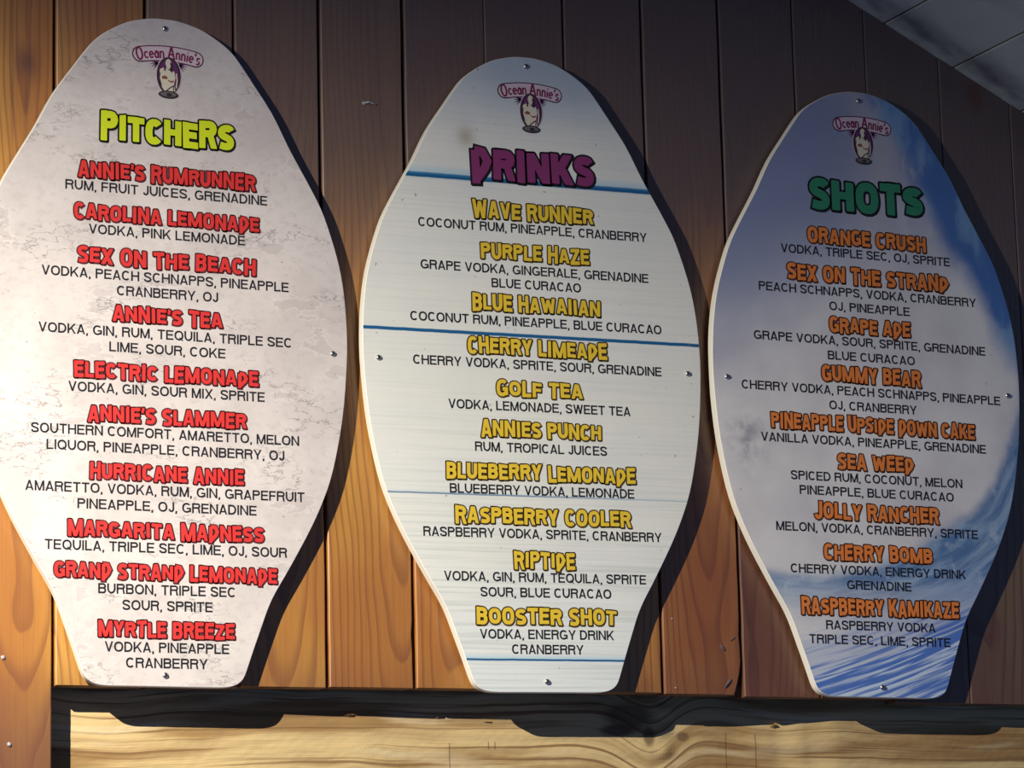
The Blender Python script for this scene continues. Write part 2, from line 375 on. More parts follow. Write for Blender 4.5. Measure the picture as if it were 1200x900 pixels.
def glyph(ch, W, t, fat=False):
    """strokes of a capital letter in a box W wide, 1 high, stroke t: ('P', polygon) or ('S', points, closed)"""
    h = t / 2; L, R, B, T = h, W - h, h, 1 - h
    tv = t * (1.0 if fat else 1.06)
    sup = 0.80 if fat else 0.88
    G = []
    def V(x, y0=0.0, y1=1.0): G.append(('P', [(x - tv / 2, y0), (x + tv / 2, y0), (x + tv / 2, y1), (x - tv / 2, y1)]))
    def Hh(y, x0, x1, k=0.92): G.append(('P', [(x0, y - h * k), (x1, y - h * k), (x1, y + h * k), (x0, y + h * k)]))
    def D(x0, y0, x1, y1, hw=None):
        q = (hw or tv) / 2
        G.append(('P', [(x0 - q, y0), (x0 + q, y0), (x1 + q, y1), (x1 - q, y1)]))
    def C(pts, closed=False): G.append(('S', pts, closed))
    m = 0.53
    if ch == 'A':
        D(h, 0, W / 2 - (0.02 if fat else 0.0), 1); D(W - h, 0, W / 2 + (0.02 if fat else 0.0), 1); Hh(0.27, W * 0.22, W * 0.78, 0.8)
    elif ch in 'BPR':
        V(L)
        r = (1 - h - m) / 2
        x2 = R - 0.02 if ch == 'B' else R
        C([(L, T), (x2 - r, T)] + arc(x2 - r, (T + m) / 2, r, (T - m) / 2, 90, -90, 6)[1:] + [(L, m)])
        if ch == 'B':
            C([(L, m), (R - r, m)] + arc(R - r, (m + B) / 2, r, (m - B) / 2, 90, -90, 6)[1:] + [(L, B)])
        if ch == 'R': D(R + (0.03 if fat else 0.0), 0, R - r * 0.9 if fat else R - 0.10, m if fat else m - 0.02)
    elif ch == 'C':
        C(arc(W / 2, 0.5, (R - L) / 2, (T - B) / 2, 42, 318, 14, sup))
    elif ch == 'D':
        if fat:
            C([(L + 0.02, -0.12), (L + 0.02, T)]); C([(L, T), (R - 0.16, T - 0.04), (R, 0.56), (R - 0.12, 0.34), (L + 0.04, 0.02)])
        else:
            V(L); r = min(W * 0.55, 0.5 - h); C([(L, T), (R - r, T)] + arc(R - r, 0.5, r, T - 0.5, 90, -90, 9)[1:] + [(L, B)])
    elif ch == 'E': V(L); Hh(T, L, W); Hh(0.52, L, W * 0.93); Hh(B, L, W)
    elif ch == 'F': V(L); Hh(T, L, W); Hh(0.50, L, W * 0.92)
    elif ch == 'G':
        C(arc(W / 2, 0.5, (R - L) / 2, (T - B) / 2, 42, 318, 14, sup)); Hh(0.44, W * 0.52, W, 0.85); V(R, 0.08, 0.48)
    elif ch == 'H': V(L); V(R); Hh(0.52, L, R)
    elif ch == 'I': V(W / 2)
    elif ch == 'J': C([(R, 1.0), (R, 0.32)] + arc(W / 2, 0.32, (R - L) / 2, 0.32 - B, 0, -175, 7)[1:])
    elif ch == 'K': V(L); D(L + t * 0.2, 0.30, R - 0.0, 1, t * 1.2); D(R + 0.01, 0, L + (W - t) * 0.38, 0.62, t * 1.2)
    elif ch == 'L': V(L); Hh(B, L, W)
    elif ch == 'M': V(L); V(R); D(W / 2, 0, L + 0.02, 1, t * 1.0); D(W / 2, 0, R - 0.02, 1, t * 1.0)
    elif ch == 'N': V(L); V(R); D(R, 0, L, 1, t * 1.05)
    elif ch in 'OQ':
        C(arc(W / 2, 0.5, (R - L) / 2, (T - B) / 2, 0, 345, 17, sup), True)
        if ch == 'Q': D(R + 0.02, -0.03, W * 0.58, 0.30, t * 1.1)
    elif ch == 'S':
        q = [(1, .77), (.92, .92), (.70, 1), (.32, 1), (.08, .93), (0, .76), (.09, .62), (.36, .54), (.64, .47), (.92, .38), (1, .22), (.92, .07), (.68, 0), (.30, 0), (.08, .08), (0, .24)]
        if fat: q = [(1, .86), (.86, .98), (.45, 1), (.10, .90), (.02, .70), (.20, .57), (.55, .50), (.90, .40), (1, .20), (.84, .04), (.45, 0), (-.05, .06)]
        for _ in range(1 if fat else 0):
            q = [q[0]] + [p for a, b in zip(q, q[1:]) for p in ((a[0] * .75 + b[0] * .25, a[1] * .75 + b[1] * .25), (a[0] * .25 + b[0] * .75, a[1] * .25 + b[1] * .75))] + [q[-1]]
        C([(L + a * (R - L), B + b * (T - B)) for a, b in q])
    elif ch == 'T': V(W / 2); Hh(T, 0, W)
    elif ch == 'U':
        r = (R - L) / 2; C([(L, 1.0), (L, B + r * 1.1)] + arc(W / 2, B + r * 1.1, r, r * 1.1, 180, 360, 9)[1:] + [(R, 1.0)])
    elif ch == 'V': D(W / 2, 0, h, 1); D(W / 2, 0, W - h, 1)
    elif ch == 'W':
        D(W * 0.28, 0, h, 1); D(W * 0.28, 0, W * 0.5, 1 if not fat else 0.9, t); D(W * 0.72, 0, W * 0.5, 1 if not fat else 0.9, t); D(W * 0.72, 0, W - h, 1)
    elif ch == 'X': D(h, 0, W - h, 1, t * 1.15); D(W - h, 0, h, 1, t * 1.15)
    elif ch == 'Y': V(W / 2, 0, 0.45); D(W / 2, 0.38, h, 1, t * 1.1); D(W / 2, 0.38, W - h, 1, t * 1.1)
    elif ch == 'Z': Hh(T, 0.02, W); Hh(B, 0, W); D(h * 1.2, t * 0.6, W - h * 1.2, 1 - t * 0.6, t * 1.2)
    elif ch == ',': D(W / 2 - 0.03, -0.15, W / 2 + 0.01, 0.13, t * 1.05)
    elif ch == "'": D(W / 2 - 0.02, 0.66, W / 2 + 0.03, 1.0, t * 0.8)
    return G

SANS_W = dict(A=.90, B=.86, C=.93, D=.90, E=.82, F=.76, G=.98, H=.90, I=.20, J=.62, K=.90, L=.74, M=1.04, N=.90, O=1.0, P=.84, Q=1.0, R=.90, S=.86, T=.84, U=.90, V=.90, W=1.24, X=.90, Y=.92, Z=.82)
FAT_W = dict(A=.80, B=.72, C=.74, D=.72, E=.66, F=.64, G=.78, H=.76, I=.32, J=.62, K=.76, L=.62, M=1.02, N=.80, O=.80, P=.72, Q=.8, R=.76, S=.72, T=.72, U=.74, V=.76, W=1.08, X=.76, Y=.76, Z=.72)

def layout(text, widths, gap, space, comma):
    x = 0.0; out = []
    for i, ch in enumerate(text):
        if ch == ' ': x += space; continue
        wd = comma if ch in ",'" else widths[ch]
        out.append((ch, x, wd)); x += wd + gap
    return out, x - gap

def sans_line(text, width, height, parent, u, v):
    lay, nat = layout(text, SANS_W, 0.13, 0.42, 0.22)
    sx = width / nat; t = 0.172; k = Ink()
    for ch, x0, wd in lay:
        for g in glyph(ch, wd, t):
            pts = [((x0 + p[0]) * sx - width / 2, (p[1] - 0.5) * height) for p in g[1]]
            if g[0] == 'P': k.poly(pts, 2, 0)
            else: k.strip(pts, t * height, 2, 0, closed=g[2])
    return k.build('ingredients_lettering', [INK], parent, (u, 0, v + 0.535))

def fat_line(text, width, height, parent, u, v, mats, name, rs, big=False):
    rnd = random.Random(rs)
    gap = 0.085 if not big else 0.06
    lay, nat = layout(text, FAT_W, gap, 0.40, 0.20)
    o = 0.074 if not big else 0.055; sx = (width - 2 * o * height) / nat; t = 0.235 if not big else 0.275; k = Ink()
    for n, (ch, x0, wd) in enumerate(lay):
        first = n == 0 or x0 - (lay[n - 1][1] + lay[n - 1][2]) > 0.2
        y0 = rnd.uniform(-0.05, 0.05) - (0.04 if first else 0); y1 = 1 + rnd.uniform(-0.07, 0.04) + (0.05 if first else 0)
        if ch == "'": y0, y1 = 0, 1
        dl, dr = rnd.uniform(-0.05, 0.05), rnd.uniform(-0.05, 0.05)
        tilt = rnd.uniform(-0.035, 0.035)
        H = height * 0.90
        def mp(p):
            a = p[0] / wd
            yy = (y0 + dl * (1 - a) * 0.6) * (1 - p[1]) + (y1 + dr * a) * p[1]
            return ((x0 + p[0] + tilt * (p[1] - 0.5)) * sx - nat * sx / 2, (yy - 0.5) * H)
        for g in glyph(ch, wd, t, True):
            pts = [mp(p) for p in g[1]]
            sc = min(1.0, sx / H * 1.05); tw = t * H * (0.5 + 0.5 * sc)
            oo = o * height
            if g[0] == 'P':
                k.halo(pts, oo, 1, 1); k.poly(pts, 3, 0)
                k.halo([(a + oo * 0.5, b - oo * 0.5) for a, b in pts], oo * 0.9, 0.5, 1)
            else:
                ends = pts
                if not g[2]:
                    d0 = _dir(pts[1], pts[0]); d1 = _dir(pts[-2], pts[-1])
                    ends = [(pts[0][0] + d0[0] * oo, pts[0][1] + d0[1] * oo)] + pts[1:-1] + [(pts[-1][0] + d1[0] * oo, pts[-1][1] + d1[1] * oo)]
                k.strip(ends, tw + 2 * oo, 1, 1, closed=g[2]); k.strip(pts, tw, 3, 0, closed=g[2])
                k.strip([(a + oo * 0.5, b - oo * 0.5) for a, b in ends], tw + 1.8 * oo, 0.5, 1, closed=g[2])
    return k.build(name, mats, parent, (u, 0, v + 0.535))

# ------------------------------------------------------------------ the plank wall
SEAM = [-0.1770, -0.0225, 0.1323, 0.2856, 0.4399, 0.5937, 0.7464, 0.9008, 1.0566, 1.2107, 1.3619, 1.5194, 1.6720, 1.8265]
GAPW = [0.0058, 0.0052, 0.0046, 0.0056, 0.0066, 0.0008, 0.0040, 0.0050, 0.0050, 0.0026, 0.0012, 0.0012, 0.0012, 0.0012]
YF, YB = 0.028, 0.066
def ceil_z(x): return 0.203 - 0.488 * (x - 1.3287)

def backing():
    xs = (-0.50, 2.0); y0, y1 = YB + 0.003, YB + 0.020
    top = [min(0.55, ceil_z(x)) for x in xs]
    x2 = 1.3287 + (0.203 - 0.55) / 0.488
    outline = [(-0.50, -1.066), (2.0, -1.066), (2.0, ceil_z(2.0)), (x2, 0.55), (-0.50, 0.55)]
    v = [(x, y0, z) for x, z in outline] + [(x, y1, z) for x, z in outline]
    n = 5
    f = [tuple(range(n)), tuple(range(2 * n - 1, n - 1, -1))] + [(i, i + n, (i + 1) % n + n, (i + 1) % n) for i in range(n)]
    o = link('wall_back', mesh('wall_back', v, f, [DARKWOOD]), None, (0, 0, Z0))
    return tag(o, 'dark backing behind the vertical stained planks', kind='structure')
WALL = backing()

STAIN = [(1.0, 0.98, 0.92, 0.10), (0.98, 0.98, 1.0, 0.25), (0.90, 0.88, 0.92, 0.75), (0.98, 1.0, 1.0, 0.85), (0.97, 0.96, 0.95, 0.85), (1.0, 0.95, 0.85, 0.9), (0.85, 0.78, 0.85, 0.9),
         (0.80, 0.70, 0.80, 0.9), (0.66, 0.56, 0.80, 0.9), (0.38, 0.36, 0.85, 0.9), (0.38, 0.36, 0.85, 0.9), (0.34, 0.44, 1.2, 0.9)]   # stain colour, board by board; last value sets how far the top darkens
def plank(k):
    """vertical board k between two joints; slightly wavy edges, worn corners"""
    rnd = random.Random(100 + k)
    if k < 0: xl, xr = -0.50, -0.3335
    else:
        xl = (SEAM[0] - 0.154 if k == 0 else SEAM[k - 1]); xr = SEAM[k]
    gl = GAPW[k - 1] if k > 0 else 0.004; gr = GAPW[max(k, 0)]
    xc = (xl + xr) / 2
    zb = {0: -1.42, -1: -1.42}.get(k)
    if zb is None:
        zb = -1.0865 + 0.0045 * math.exp(-((xc - 0.55) / 0.45) ** 2) - (0.0085 if xc > 1.3 else 0.002 if xc > 1.1 else 0.0) + rnd.uniform(-0.0006, 0.0006)
    n = 34; V = []; b = 0.0022
    for i in range(n + 1):
        s = i / n; s = s ** 1.5
        def edge(x, side, g):
            zt = min(0.5, ceil_z(x) - 0.0015)
            z = zb + s * (zt - zb)
            d = 0.0012 * noise.noise((z * 6.0, k * 3.1 + side, 0)) + 0.0005 * noise.noise((z * 40.0, k * 3.1 + side, 4))
            if g < 0.002: d = 0
            if k == 8 and side > 0:          # broken lower corner
                q = max(0.0, 1 - (z + 1.087) / 0.060); d -= 0.015 * q ** 1.5
                d -= 0.002 * math.exp(-((z + 0.98) / 0.02) ** 2)
            if k == 4 and side > 0: d -= 0.0022 * math.exp(-((z + 0.985) / 0.012) ** 2)
            return x - side * g / 2 + d, z
        l, zl = edge(xl, -1, gl); r, zr = edge(xr, 1, gr)
        bz = 0.0012 if i == 0 else 0
        V += [(l - xc, YB, zl), (l - xc, YF + b, zl), (l + b * 0.35 - xc, YF + b * 0.35, zl + bz), (l + b - xc, YF, zl + bz),
              (r - b - xc, YF, zr + bz), (r - b * 0.35 - xc, YF + b * 0.35, zr + bz), (r - xc, YF + b, zr), (r - xc, YB, zr)]
    F = []
    for i in range(n):
        a = i * 8
        for j in range(7): F.append((a + j, a + j + 1, a + 9 + j, a + 8 + j))
        F.append((a + 7, a, a + 8, a + 15))
    F.append(tuple(range(7, -1, -1))); F.append(tuple(n * 8 + j for j in range(8)))
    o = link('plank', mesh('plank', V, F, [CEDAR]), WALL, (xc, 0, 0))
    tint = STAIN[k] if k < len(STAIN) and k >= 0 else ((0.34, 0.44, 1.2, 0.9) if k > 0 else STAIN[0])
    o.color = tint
    return o, xc
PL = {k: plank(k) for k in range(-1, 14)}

def lathe(prof, n=14):
    """profile (r, y) turned about the Y axis, closed at the tip"""
    V = [(r * math.cos(6.28318 * i / n), y, r * math.sin(6.28318 * i / n)) for r, y in prof for i in range(n)]
    F = [(a * n + i, a * n + (i + 1) % n, (a + 1) * n + (i + 1) % n, (a + 1) * n + i) for a in range(len(prof) - 1) for i in range(n)]
    F.append(tuple(range((len(prof) - 1) * n, len(prof) * n)))
    return V, F

def nail_mesh(bent):
    V, F = lathe([(0.0034, 0.0), (0.0036, -0.0012), (0.0030, -0.0024), (0.0012, -0.0030)], 10)
    if bent:   # shank lying sideways over the plank
        b = len(V); m = 6
        for i, (x, y, z, r) in enumerate(((0.0, -0.001, 0.0, 0.0016), (0.006, -0.006, 0.001, 0.0016), (0.015, -0.006, -0.001, 0.0015), (0.021, -0.003, -0.001, 0.0007))):
            V += [(x, y + r * math.cos(6.2832 * j / m), z + r * math.sin(6.2832 * j / m)) for j in range(m)]
        for i in range(3):
            F += [(b + i * m + j, b + i * m + (j + 1) % m, b + (i + 1) * m + (j + 1) % m, b + (i + 1) * m + j) for j in range(m)]
        F.append(tuple(b + 3 * m + j for j in range(m)))
    return mesh('nail', V, F, [NAIL], smooth=False)
NM, NB = nail_mesh(False), nail_mesh(True)
for k, x, z, me, rz in ((0, -0.2585, -1.043, NM, 0), (0, -0.2480, -1.1787, NM, 0), (4, 0.366, -0.0857, NB, 0), (8, 0.925, -1.074, NM, 0), (8, 0.922, -0.955, NM, 0)):
    p, xc = PL[k]; o = link('nail', me, p, (x - xc, YF, z), (0, rz, 0))
    if k == 8: o.scale = (0.45, 0.5, 0.45)

def splinter(parent, x, y, z, lx, lz, ly, mat, rot=0.0):
    V = [(-lx, 0, 0), (lx, 0, lz * 0.2), (lx * 0.3, 0, lz), (-lx * 0.5, -ly, lz * 0.4), (lx * 0.4, -ly * 0.8, lz * 0.3), (0, 0, -lz * 0.5)]
    F = [(0, 3, 2), (3, 4, 2), (4, 1, 2), (0, 5, 3), (3, 5, 4), (4, 5, 1), (0, 2, 1, 5)]
    return link('splinter', mesh('splinter', V, F, [mat]), parent, (x, y, z), (0, rot, 0))
p8, xc8 = PL[8]
splinter(p8, 1.0175 - xc8, YF, -1.004, 0.009, 0.004, 0.004, CEDAR, 0.9)
splinter(p8, 1.040 - xc8, YF, -0.988, 0.008, 0.003, 0.002, CEDAR, -0.6)
splinter(p8, 1.028 - xc8, YF, -1.066, 0.013, 0.006, 0.0035, CEDAR, -0.8)

# ------------------------------------------------------------------ sloping board ceiling
th = math.atan(0.488); ex, ez = math.cos(th), -math.sin(th)
SC0 = 1.4085; SW = 0.1616
def ceiling():
    def at(s, off): # s along the slope from the joint at x = SC0, off above the underside
        return SC0 + s * ex - off * ez, ceil_z(SC0) + s * ez + off * ex
    V = []; 
    for s in (-9 * SW, 4 * SW):
        for off in (0.022, 0.040):
            for y in (0.086, -1.6): x, z = at(s, off); V.append((x, y, z))
    F = [(0, 1, 3, 2), (4, 6, 7, 5), (0, 4, 5, 1), (2, 3, 7, 6), (0, 2, 6, 4), (1, 5, 7, 3)]
    c = link('ceiling', mesh('ceiling', V, F, [DARKWOOD]), None, (0, 0, Z0))
    tag(c, 'sloping ceiling of grey boards in the upper right', kind='structure')
    for i in range(-9, 4):
        a, b = i * SW + 0.0016, (i + 1) * SW - 0.0016; q = 0.0018
        prof = [(a, 0.0215), (a, q), (a + q, 0.0), (b - q, 0.0), (b, q), (b, 0.0215)]
        xm, zm = at((a + b) / 2, 0)
        V = []
        for y in (0.067, -1.6):
            for s, off in prof: x, z = at(s, off); V.append((x - xm, y, z - zm))
        F = [(j, j + 1, j + 7, j + 6) for j in range(5)] + [(5, 0, 6, 11), tuple(range(5, -1, -1)), tuple(range(6, 12))]
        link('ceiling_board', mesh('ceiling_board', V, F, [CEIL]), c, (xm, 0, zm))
ceiling()

# ------------------------------------------------------------------ pale timber below the planks
DEP = [(-0.6, .0655), (0.0, .0660), (0.15, .0668), (0.35, .0710), (0.5, .0745), (0.66, .0755), (0.9, .0760), (0.96, .0790), (1.06, .0795), (1.15, .0755), (1.21, .0690), (1.276, .0640), (1.36, .0660), (1.45, .0660), (1.65, .0655), (2.5, .0655)]
def depth(x):
    for (a, p), (b, q) in zip(DEP, DEP[1:]):
        if x <= b:
            t = (x - a) / (b - a); t = t * t * (3 - 2 * t); return 0.0257 + (p + (q - p) * t - 0.022) * 1.31
    return 0.0257 + (DEP[-1][1] - 0.022) * 1.31
def beam():
    nx, nz = 420, 46; x0, x1, z0, z1 = -0.55, 2.0, -1.34, -1.068
    V = []
    for j in range(nz + 1):
        z = z0 + (z1 - z0) * j / nz
        for i in range(nx + 1):
            x = x0 + (x1 - x0) * i / nx
            d = 0.0011 * noise.noise((x * 3.0, z * 70.0, 2.0)) + 0.0008 * noise.noise((x * 14.0, z * 40.0, 7.0)) + 0.0004 * noise.noise((x * 60, z * 160, 3))
            kx = math.exp(-((x - 0.935) / 0.016) ** 2)   # swelling beside the knots
            V.append((x, depth(x) + d - 0.004 * kx * (0.5 + 0.5 * math.sin(z * 180)), z))
    F = [(j * (nx + 1) + i, j * (nx + 1) + i + 1, (j + 1) * (nx + 1) + i + 1, (j + 1) * (nx + 1) + i) for j in range(nz) for i in range(nx)]
    b = len(V)
    V += [(x0, 0.16, z0), (x1, 0.16, z0), (x1, 0.16, z1), (x0, 0.16, z1)]
    bot = list(range(nx + 1)); top = [nz * (nx + 1) + i for i in range(nx + 1)]
    lef = [j * (nx + 1) for j in range(nz + 1)]; rig = [j * (nx + 1) + nx for j in range(nz + 1)]
    F += [tuple([b, b + 1] + bot[::-1]), tuple([b + 3] + top + [b + 2]), tuple([b + 3, b] + lef), tuple([b + 1, b + 2] + rig[::-1]), (b, b + 3, b + 2, b + 1)]
    o = link('timber_beam', mesh('timber_beam', V, F, [PINE], smooth=False), None, (0, 0, Z0))
    tag(o, 'pale yellow rough timber beam running under the dark planks', 'beam')
    for x, z, lx, lz, ly in ((0.346, -1.1225, 0.012, 0.005, 0.007), (0.506, -1.1245, 0.005, 0.004, 0.006), (0.600, -1.131, 0.010, 0.003, 0.004), (1.152, -1.1335, 0.010, 0.007, 0.008)):
        splinter(o, x, depth(x) + 0.0005, z, lx, lz, ly, PINE)
    return o
beam()

# ------------------------------------------------------------------ the three menu signs
HALF = [(0.0165, 0), (0.0160, .018), (0.0120, .040), (0.0040, .066), (-.0126, .096), (-.0297, .118), (-.0500, .1345), (-.0755, .1525), (-.127, .188), (-.18, .2155), (-.2075, .231), (-.2595, .261),
        (-.2976, .2795), (-.3617, .3005), (-.4116, .311), (-.4664, .3165), (-.5303, .3175), (-.6162, .311), (-.6836, .300), (-.741, .286), (-.7878, .268),
        (-.8345, .2450), (-.894, .211), (-.931, .1885), (-.957, .1755), (-.990, .163), (-1.028, .149), (-1.055, .1395), (-1.068, .1345), (-1.0765, .1290), (-1.083, .1200), (-1.0868, .1070), (-1.088, .0880), (-1.088, .05), (-1.088, 0)]
def outline():
    def cr(p0, p1, p2, p3, t):
        return tuple(0.5 * (2 * p1[i] + (p2[i] - p0[i]) * t + (2 * p0[i] - 5 * p1[i] + 4 * p2[i] - p3[i]) * t * t + (3 * p1[i] - p0[i] - 3 * p2[i] + p3[i]) * t ** 3) for i in (0, 1))
    P = HALF; out = []
    for i in range(len(P) - 1):
        p0 = P[i - 1] if i else (P[1][0], -P[1][1]); p3 = P[i + 2] if i + 2 < len(P) else (P[i][0], -P[i][1])
        for k in range(3): z, x = cr(p0, P[i], P[i + 1], p3, k / 3); out.append((x, z + 0.535))
    out.append((0.0, -1.088 + 0.535))
    return out + [(-x, z) for x, z in out[-2:0:-1]]       # clockwise seen from the front
OUT = outline()

def board_mesh(mat):
    n = len(OUT); T = 0.0165; e = 0.0009
    nrm = []
    for i in range(n):
        d = _dir(OUT[i - 1], OUT[(i + 1) % n]); nrm.append((-d[1], d[0]))
    inn = [(p[0] - q[0] * e, p[1] - q[1] * e) for p, q in zip(OUT, nrm)]
    V = [(x, 0.0, z) for x, z in inn] + [(x, e, z) for x, z in OUT] + [(x, T, z) for x, z in OUT]
    F = []; I = []
    F += [(i, (i + 1) % n, (i + 1) % n + n, i + n) for i in range(n)]
    F += [(i + n, (i + 1) % n + n, (i + 1) % n + 2 * n, i + 2 * n) for i in range(n)]
    I += [1] * len(F)
    F.append(tuple(range(n - 1, -1, -1))); I.append(0)
    F.append(tuple(2 * n + i for i in range(n))); I.append(1)
    return mesh('board', V, F, [mat, RIM], I)

def screw_meshes():
    V, F = lathe([(0.0046, 0.0002), (0.0050, -0.0006), (0.0047, -0.0020), (0.0036, -0.0032), (0.0018, -0.0039)], 16)
    head = mesh('screw', V, F, [METAL], smooth=True)
    V = []; F = []
    for w, h in ((0.0028, 0.0007), (0.0007, 0.0028)):
        b = len(V)
        V += [(sx * w, sy, sz * h) for sy in (-0.0044, -0.0030) for sx in (-1, 1) for sz in (-1, 1)]
        F += [tuple(b + q for q in f) for f in ((0, 1, 3, 2), (4, 6, 7, 5), (0, 4, 5, 1), (2, 3, 7, 6), (0, 2, 6, 4), (1, 5, 7, 3))]
    return head, mesh('screw_recess', V, F, [SLOT_DARK])
SCREW, RECESS = screw_meshes()

LG = [plain('logo_plum', (0.13, 0.025, 0.085)), plain('logo_pink', (0.68, 0.54, 0.58)), plain('logo_claret', (0.22, 0.022, 0.075)),
      plain('logo_violet', (0.15, 0.035, 0.14)), plain('logo_skin', (0.74, 0.66, 0.50)), plain('logo_hair', (0.045, 0.03, 0.035)),
      plain('logo_cloth', (0.27, 0.10, 0.045)), plain('logo_grey', (0.15, 0.14, 0.14))]

LOW = {  # lowercase strokes in a box of unit x-height: width, strokes
    'c': (.72, [('arc', .38, .5, .30, .42, 45, 315)]), 'e': (.76, [('arc', .38, .5, .30, .42, 0, 320), ('l', .08, .5, .68, .55)]),
    'a': (.78, [('arc', .36, .45, .28, .38, 0, 360), ('l', .68, .95, .70, .0), ('l', .15, .92, .55, .98)]),
    'n': (.80, [('l', .14, 0, .14, 1), ('arc', .40, .60, .26, .34, 180, 0), ('l', .66, .6, .68, 0)]),
    'i': (.34, [('l', .17, 0, .17, .95), ('l', .17, 1.22, .17, 1.36)]), 's': (.66, [('arc', .34, .72, .22, .22, 30, 250), ('arc', .32, .27, .24, .24, 70, -140)]),
    "'": (.26, [('l', .10, 1.1, .16, 1.55)]),
    'O': (1.25, [('arc', .60, .78, .47, .86, 0, 360)]), 'A': (1.25, [('l', .08, -.1, .62, 1.75), ('l', 1.17, -.1, .62, 1.75), ('l', .30, .62, .95, .62)])}

def logo(parent):
    cx, cz = 0.0060, -0.0455 + 0.535
    R = 0.235                                            # radius of the banner's arch
    def onarc(s, h): a = s / R; return (R + h) * math.sin(a), (R + h) * math.cos(a) - R + 0.003
    k = Ink(); line = [onarc(-0.0485 + 0.097 * i / 16, 0) for i in range(17)]
    k.strip(line, 0.0275, 1, 0, caps=True); k.strip(line, 0.0235, 2, 1, caps=True)
    for s in (0, -1):
        k.disc(line[s], 0.01375, 1, 0, 20); k.disc(line[s], 0.01175, 2, 1, 20)
    root = k.build('logo', LG, parent, (cx, 0, cz))
    def sub(name, ink): return link(name, mesh(name, ink.V, ink.F, LG, ink.I), root)
    # banner lettering
    k = Ink(); xh = 0.0122; gap = 0.10; txt = 'Ocean Annie\'s'
    nat = sum(.42 if c == ' ' else LOW[c][0] + gap for c in txt) - gap; sc = 0.112 / (nat * xh); x = -nat / 2
    for c in txt:
        if c == ' ': x += .42; continue
        wd, st = LOW[c]
        for q in st:
            pts = arc(q[1], q[2], q[3], q[4], q[5], q[6], 10) if q[0] == 'arc' else [(q[1], q[2]), (q[3], q[4])]
            P = [onarc((x + a) * xh * sc, (b - 0.68) * xh) for a, b in pts]
            k.strip(P, 0.0031 if c in 'OA' else 0.0027, 4, 2)
        x += wd + gap
    sub('banner_lettering', k)
    # oval badge with a standing figure
    ox, oz = 0.0010, -0.0345
    def E(a, b, n=28, dx=0, dz=0): return [(ox + dx + a * math.cos(6.2832 * i / n), oz + dz + b * math.sin(6.2832 * i / n)) for i in range(n)]
    k = Ink(); k.poly(E(0.0222, 0.0335), 3, 1); k.poly(E(0.0208, 0.0320), 4, 5); k.poly(E(0.0174, 0.0282), 5, 3)
    for sgn in (-1, 1):
        for a in (10, 32, 54, -12):
            r = math.radians(a); x0, z0 = ox + sgn * 0.018, oz + 0.0205
            k.strip([(x0, z0), (x0 + sgn * 0.014 * math.cos(r), z0 - 0.014 * math.sin(r))], [0.0040, 0.0006], 1, 3)
    sub('oval_badge', k)
    u = 0.000196
    def px(L): return [(ox + (a - 435) * u, oz - (b - 585) * u) for a, b in L]
    k = Ink()
    k.poly(px([(352, 600), (356, 535), (398, 512), (440, 540), (482, 545), (494, 600), (480, 650), (492, 715), (440, 735), (402, 728), (368, 680)]), 6, 4)
    k.poly(px([(405, 480), (412, 450), (432, 438), (452, 452), (455, 490), (440, 530), (418, 525)]), 6, 4)
    k.poly(px([(442, 470), (468, 480), (474, 530), (462, 560), (446, 540), (452, 500)]), 7, 5)
    k.poly(px([(392, 500), (408, 520), (404, 552), (392, 540)]), 7, 5)
    k.poly(px([(372, 598), (400, 585), (424, 600), (420, 618), (376, 616)]), 7, 6)
    k.poly(px([(430, 618), (448, 632), (478, 622), (478, 636), (452, 646), (428, 630)]), 7, 6)
    k.strip(px([(478, 668), (440, 695), (404, 728)]), 0.0018, 7, 5); k.strip(px([(478, 668), (474, 730)]), 0.0016, 7, 5)
    k.strip(px([(358, 560), (352, 610), (372, 680)]), 0.0012, 7, 5); k.strip(px([(500, 560), (508, 620), (500, 690)]), 0.0020, 7, 4)
    sub('badge_figure', k)
    k = Ink(); k.poly(E(0.0172, 0.0068, 20, -0.001, -0.0325), 7, 5); k.poly(E(0.0140, 0.0042, 20, -0.001, -0.0320), 8, 7)
    k.poly(E(0.0050, 0.0030, 12, 0.0005, -0.0328), 9, 5)
    sub('badge_base', k)

FAT = {'PITCHERS': plain('lime_lettering', (0.66, 0.76, 0.020)), 'DRINKS': plain('purple_lettering', (0.245, 0.040, 0.145)), 'SHOTS': plain('green_lettering', (0.035, 0.235, 0.125))}
OUTL = plain('black_outline', (0.012, 0.012, 0.014))
NAMES = [(plain('red_lettering', (0.66, 0.040, 0.036)), plain('dark_red_outline', (0.085, 0.018, 0.022)), 'red'),
         (plain('yellow_lettering', (0.82, 0.56, 0.045)), plain('brown_outline', (0.07, 0.045, 0.02)), 'yellow'),
         (plain('orange_lettering', (0.80, 0.23, 0.050)), plain('dark_brown_outline', (0.085, 0.03, 0.02)), 'orange')]

